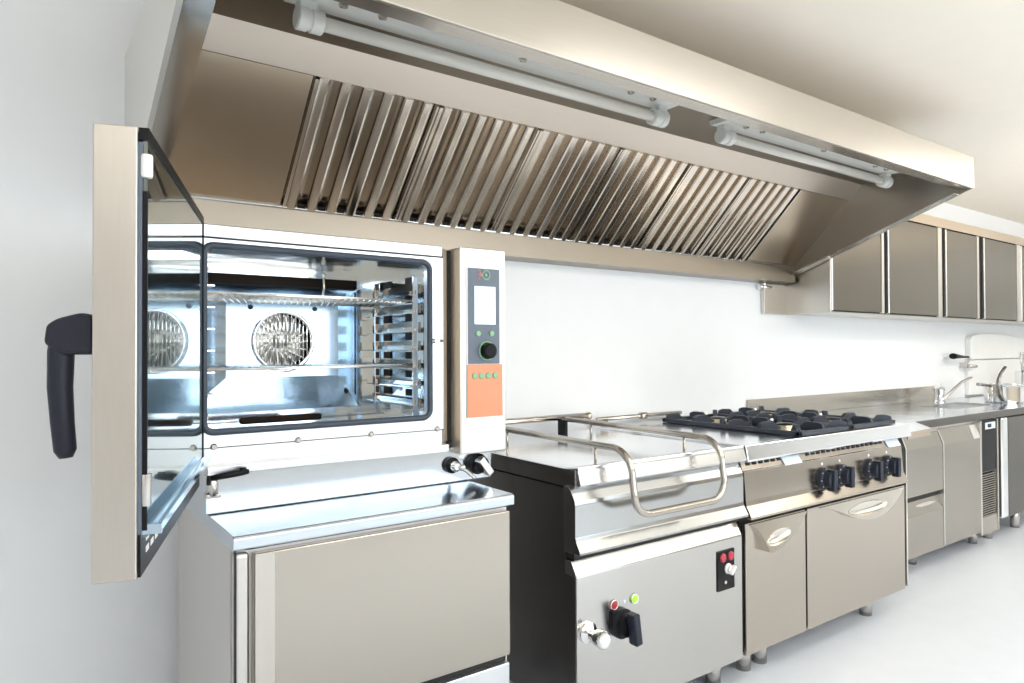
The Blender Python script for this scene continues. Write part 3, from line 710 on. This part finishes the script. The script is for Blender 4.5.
du = thing('drawer_unit', (3.9, 2.05, 0), 'steel two drawer unit under the counter right beside the range', 'drawer unit')
MB().box(3.56, 4.280, CY+.035, 2.39, .115, .800).build('carcass', M['side'], du)
def drawer(x0, x1, z0, z1, par, nm='drawer'):
    zc = z1-.075
    o = MB().prism_x([(CY+.034, z0), (CY+.002, z0), (CY, z0+.003), (CY, zc), (CY+.028, z1), (CY+.034, z1)], x0, x1, .0012).build(nm, M['frontfar'], par)
    return o
a = drawer(3.57, 4.268, .445, .775, du); b_ = drawer(3.57, 4.268, .118, .412, du)
m = MB(); m.ellipsoid((4.09, CY+.020, .372), .16, .006, .022); m.build('grip', M['pressed'], b_)
MB().box(3.57, 4.268, CY+.026, CY+.036, .412, .445).build('gap', M['slot'], du)
MB().prism_x([(CY+.034, .118), (CY-.003, .118), (CY-.003, .705), (CY+.026, .782), (CY+.034, .782)], 4.270, 4.279).build('end_strip', M['bright'], du)
for x in (3.65, 4.2): MB().cyl((x, 1.90, 0), (x, 1.90, .116), .026).build('foot', M['foot'], du)
MB().cyl((3.9, 2.3, 0), (3.9, 2.3, .116), .026).build('foot', M['foot'], du)

fr = thing('undercounter_fridge', (4.68, 2.05, 0), 'steel undercounter fridge with vent grille and small blue display', 'refrigerator')
MB().box(4.284, 5.062, CY+.035, 2.39, .115, .800).build('carcass', M['side'], fr)
d = MB().prism_x([(CY+.034, .118), (CY+.002, .118), (CY, .121), (CY, .700), (CY+.028, .786), (CY+.034, .786)], 4.288, 4.780, .0012).build('door', M['frontfar'], fr)
MB().prism_x([(CY+.030, .778), (CY+.004, .706), (CY-.004, .700), (CY+.022, .780)], 4.68, 4.776).build('door_grip', M['bright'], d)
MB().box(4.784, 4.806, CY, CY+.034, .095, .800, .002).build('side_strip', M['cabframe'], fr)
MB().box(5.044, 5.060, CY, CY+.034, .095, .800, .002).build('side_strip', M['cabframe'], fr)
MB().box(4.806, 5.044, CY+.004, CY+.034, .095, .200, .002).build('kick_panel', M['front'], fr)
cp = MB().box(4.806, 5.044, CY+.006, CY+.034, .480, .800, .002).build('control_panel', M['black'], fr)
MB().box(4.870, 5.020, CY+.002, CY+.006, .742, .784, .001).build('display', M['sticker'], cp)
MB().box(4.900, 4.950, CY-.001, CY+.002, .752, .775, .001).build('display_window', M['black'], cp)
gr = MB(); gr.box(4.806, 5.044, CY+.022, CY+.034, .20, .48)
gr = gr.build('grille', M['darkside'], fr)
g = MB()
for i in range(19):
    z = .208+i*.0142
    g.poly([(4.81, CY+.022, z), (4.81, CY+.006, z-.006), (4.81, CY+.006, z), (4.81, CY+.022, z+.006)], (.230, 0, 0))
g.build('louvre', M['frontfar'], gr)
for x in (4.95,): MB().cyl((x-.0, 1.868, 0), (x, 1.868, .116), .026).build('foot', M['foot'], fr)
MB().cyl((4.4, 2.3, 0), (4.4, 2.3, .116), .026).build('foot', M['foot'], fr)

f2 = thing('undercounter_cupboard', (5.9, 2.05, 0), 'dark steel undercounter cupboard with pale rounded edge, farthest right', 'cupboard')
MB().box(5.125, 6.60, CY+.035, 2.39, .140, .800).build('carcass', M['darkside'], f2)
MB().box(5.130, 5.225, CY+.002, CY+.034, .150, .800, .012, 4).build('edge_profile', M['lip'], f2)
MB().box(5.232, 6.59, CY+.004, CY+.034, .150, .795, .003).build('door', M['fardark'], f2)
for x in (5.165, 5.63, 6.45): MB().cyl((x, 1.862, 0), (x, 1.862, .141), .028).build('foot', M['foot'], f2)
MB().cyl((5.3, 2.3, 0), (5.3, 2.3, .141), .028).build('foot', M['foot'], f2)

# ------------------------------------------------------------------ wall cabinets
WY = 2.117
def wall_cab(x0, x1, xd, label, face_left=False):
    t = thing('wall_cabinet', ((x0+x1)/2, 2.2, 1.452), label, 'wall cabinet', 'steel wall cabinets')
    b = MB(); b.box(x0, x0+.004, WY+.02, YW-.002, 1.458, 2.150); b.box(x1-.004, x1, WY+.02, YW-.002, 1.458, 2.150)
    b.box(x0+.004, x1-.004, WY+.02, YW-.002, 1.458, 1.464); b.box(x0+.004, x1-.004, WY+.02, YW-.002, 2.144, 2.150); b.box(x0+.004, x1-.004, YW-.008, YW-.002, 1.464, 2.144)
    b.build('carcass', M['cabframe'], t)
    MB().box(x0, x1, WY, WY+.02, 2.085, 2.150, .002).build('top_rail', M['hood'], t)
    MB().box(x0+.01, x1-.01, WY+.015, WY+.022, 1.466, 2.084).build('dark_interior', M['slot'], t)
    MB().box(x1-.040, x1+.0, WY-.002, WY+.02, 1.461, 2.084, .003).build('mullion', M['cabframe'], t)
    MB().box(x0, x0+.012, WY-.002, WY+.02, 1.461, 2.084, .003).build('mullion', M['cabframe'], t)
    for a, b2 in xd:
        d = MB().box(a+.012, b2-.012, WY-.002, WY+.013, 1.472, 2.076, .003).build('door', M['cabdoor'], t)
        MB().box(a, a+.015, WY-.008, WY+.013, 1.468, 2.079, .004).build('edge_profile', M['bright'], d)
        MB().box(b2-.028, b2, WY-.008, WY+.013, 1.468, 2.079, .004).build('edge_profile', M['cabframe'], d)
    return t
wc = wall_cab(3.740, 5.155, [(3.748, 4.352), (4.402, 5.128)], 'steel wall cabinet touching the extractor hood, partly hidden by it')
MB().box(3.522, 3.739, 2.395, YW-.002, 1.456, 1.632, .002).build('filler_panel', M['cabframe'], wc)
wall_cab(5.157, 6.575, [(5.215, 5.770), (5.860, 6.540)], 'steel wall cabinet with both doors in view, second from the hood')
wall_cab(6.577, 7.90, [(6.593, 7.20), (7.26, 7.86)], 'steel wall cabinet cut off by the right edge of the photo')

# ------------------------------------------------------------------ small things at the sink
fc = thing('sink_tap', (5.50, 2.28, CZ), 'chrome mixer tap with long slanted spout on the counter by the sink', 'tap')
b = MB(); b.lathe((5.50, 2.28, CZ), (0, 0, 1), [(.040, 0), (.040, .006), (.032, .012), (.032, .080), (.036, .085), (.036, .100), (.024, .106)]); b.build('body', M['chrome'], fc)
b = MB(); b.tube([(5.52, 2.27, CZ+.015), (5.70, 2.275, CZ+.075), (5.88, 2.28, CZ+.135), (6.00, 2.28, CZ+.158), (6.06, 2.28, CZ+.166)], [.013, .012, .011, .010, .010], 12); b.build('spout', M['side'], fc)

PXc, PYc = 5.83, 1.985
sc = thing('saucepan', (PXc, PYc, CZ), 'shiny steel saucepan with curved handle on the counter at the right edge', 'saucepan')
b = MB(); b.lathe((PXc, PYc, CZ), (0, 0, 1), [(.112, 0), (.122, .010), (.124, .120), (.130, .126), (.130, .132), (.121, .131), (.118, .012), (.02, .010)], 32); b.build('pot', M['chrome'], sc)
b = MB(); b.tube([(5.58, 2.06, CZ+.137), (5.64, 2.05, CZ+.132), (5.715, 2.03, CZ+.122)], [.012, .011, .010], 10); b.build('side_handle', M['darkside'], sc)
b = MB(); b.tube([(5.705, 1.93, .866), (5.64, 1.93, .885), (5.585, 1.93, .935), (5.565, 1.93, .985), (5.58, 1.93, 1.03), (5.62, 1.93, 1.07), (5.70, 1.93, 1.113)], [.010, .017, .019, .016, .012, .011, .012], 12, False, .7); b.build('handle', M['darkside'], sc)
UX, UY = 6.74, 2.15
ut = thing('utensil_pot', (UX, UY, CZ), 'tall steel utensil pot behind the saucepan', 'utensil pot')
b = MB(); b.lathe((UX, UY, CZ), (0, 0, 1), [(.06, 0), (.062, .20), (.056, .20), (.054, .006)], 24); b.build('pot', M['chrome'], ut)
for i, (dx, dy, tx) in enumerate(((-.02, 0, -.05), (.015, .012, .02), (.0, -.02, -.01))):
    m = MB(); m.tube([(UX+dx, UY+dy, CZ+.012), (UX+dx+tx*.6, UY+dy, CZ+.26), (UX+dx+tx, UY+dy, CZ+.32)], [.005, .005, .006], 8)
    m.ellipsoid((UX+dx+tx, UY+dy, CZ+.335), .022, .006, .030, 12, 8)
    single(m, 'serving_spoon', M['foot'], (UX+dx, UY+dy, CZ+.012), ['steel spoon leaning left in the utensil pot', 'steel spoon leaning right in the utensil pot', 'steel spoon standing upright in the utensil pot'][i], 'spoon', 'spoons in the utensil pot')
# white towel dispenser on the wall, spray gun hung beside it
td = thing('towel_dispenser', (6.9, 2.39, 1.152), 'white rounded wall dispenser above the sink under the cabinets', 'dispenser')
pr = [(6.31, 1.156), (7.70, 1.156), (7.70, 1.28)]+bez((7.70, 1.28), (7.3, 1.365), (6.75, 1.372))[1:]+bez((6.75, 1.372), (6.33, 1.378), (6.31, 1.325))[1:]
MB().poly([(x, YW-.045, z) for x, z in pr], (0, .044, 0), .006, 3).build('cover', M['white'], td)
MB().box(6.30, 7.72, YW-.030, YW-.001, CZ+.01, 1.150, .004).build('lower_panel', M['white'], td)
sg = thing('spray_gun', (6.05, 2.36, 1.185), 'black spray gun hanging on a bracket on the wall above the sink', 'spray gun')
m = MB(); m.tube([(5.905, 2.35, 1.187), (5.915, 2.35, 1.187), (6.00, 2.35, 1.184), (6.09, 2.35, 1.180), (6.19, 2.35, 1.178)], [.027, .029, .020, .012, .011], 12, False, .8); m.build('body', M['black'], sg)
m = MB(); m.tube([(6.19, 2.35, 1.178), (6.225, 2.352, 1.165), (6.225, 2.37, 1.13), (6.215, 2.40, 1.09)], .009, 8); m.tube([(6.225, 2.36, 1.105), (6.32, 2.355, 1.100), (6.35, 2.355, 1.100)], .014, 10); m.box(6.20, 6.24, 2.365, YW-.001, 1.09, 1.13, .003); m.build('bracket', M['foot'], sg)

# ------------------------------------------------------------------ light
def area(name, loc, rot, sx, sy, power, col, portal=False):
    l = bpy.data.lights.new(name, 'AREA'); l.shape = 'RECTANGLE'; l.size = sx; l.size_y = sy; l.energy = power; l.color = col
    l.cycles.is_portal = portal
    o = bpy.data.objects.new(name, l); C.objects.link(o); o.location = loc; o.rotation_euler = rot
    return o
area('window_daylight', ((WX0+WX1)/2, YF-.12, (WZ0+WZ1)/2), (PI/2, 0, 0), WX1-WX0, WZ1-WZ0, 125, (.84, .93, 1.0))
for x, y in ((-.6, -1.4), (2.2, -1.4), (5.0, -1.4), (5.0, .3), (2.4, .3)):
    area('room_fill', (x, y, ZC-.01), (0, 0, 0), 1.2, .5, 15, (1.0, .97, .94))  # unseen fill lights added to brighten the room evenly
for x, y, pw in ((.4, -.9, 34), (3.2, -.9, 34), (6.2, -.9, 38), (5.6, .6, 20), (7.6, .6, 18)):
    area('ceiling_fill', (x, y, 1.70), (PI, 0, 0), 1.4, .3, pw, (1.0, .96, .91))  # upward fill lights added to brighten the ceiling, no real fittings
area('chamber_fill', (.66, 1.98, 1.512), (0, 0, 0), .40, .16, 1.5, (.84, .93, 1.0))  # unseen light added to brighten the oven chamber
wd = bpy.data.worlds.new('sky'); bpy.context.scene.world = wd; wd.use_nodes = True
nt = wd.node_tree; bg = nt.nodes['Background']
bg.inputs['Color'].default_value = (.80, .90, 1.0, 1); bg.inputs['Strength'].default_value = 1.2

# ------------------------------------------------------------------ camera
f_px, yaw, pit, rol = 683.199, .619405, .0125007, -.00444023
fwd = Vector((math.sin(yaw)*math.cos(pit), math.cos(yaw)*math.cos(pit), math.sin(pit)))
r0 = Vector((math.cos(yaw), -math.sin(yaw), 0)); u0 = r0.cross(fwd)
rr = r0*math.cos(rol)+u0*math.sin(rol); uu = u0*math.cos(rol)-r0*math.sin(rol)
cd = bpy.data.cameras.new('camera'); co = bpy.data.objects.new('camera', cd); C.objects.link(co)
cd.sensor_width = 36; cd.lens = f_px/1024*36; cd.clip_start = .02
mw = Matrix((rr, uu, -fwd)).transposed().to_4x4(); mw.translation = Vector((0, 0, 1.25)); co.matrix_world = mw
sc_ = bpy.context.scene; sc_.camera = co
sc_.view_settings.view_transform = 'Standard'; sc_.view_settings.look = 'None'; sc_.view_settings.exposure = -0.18
sc_.cycles.max_bounces = 10; sc_.cycles.glossy_bounces = 8; sc_.cycles.diffuse_bounces = 5
sc_.cycles.sample_clamp_indirect = 6; sc_.cycles.use_denoising = True
for o in bpy.data.objects:
    if '_o' in o: del o['_o']
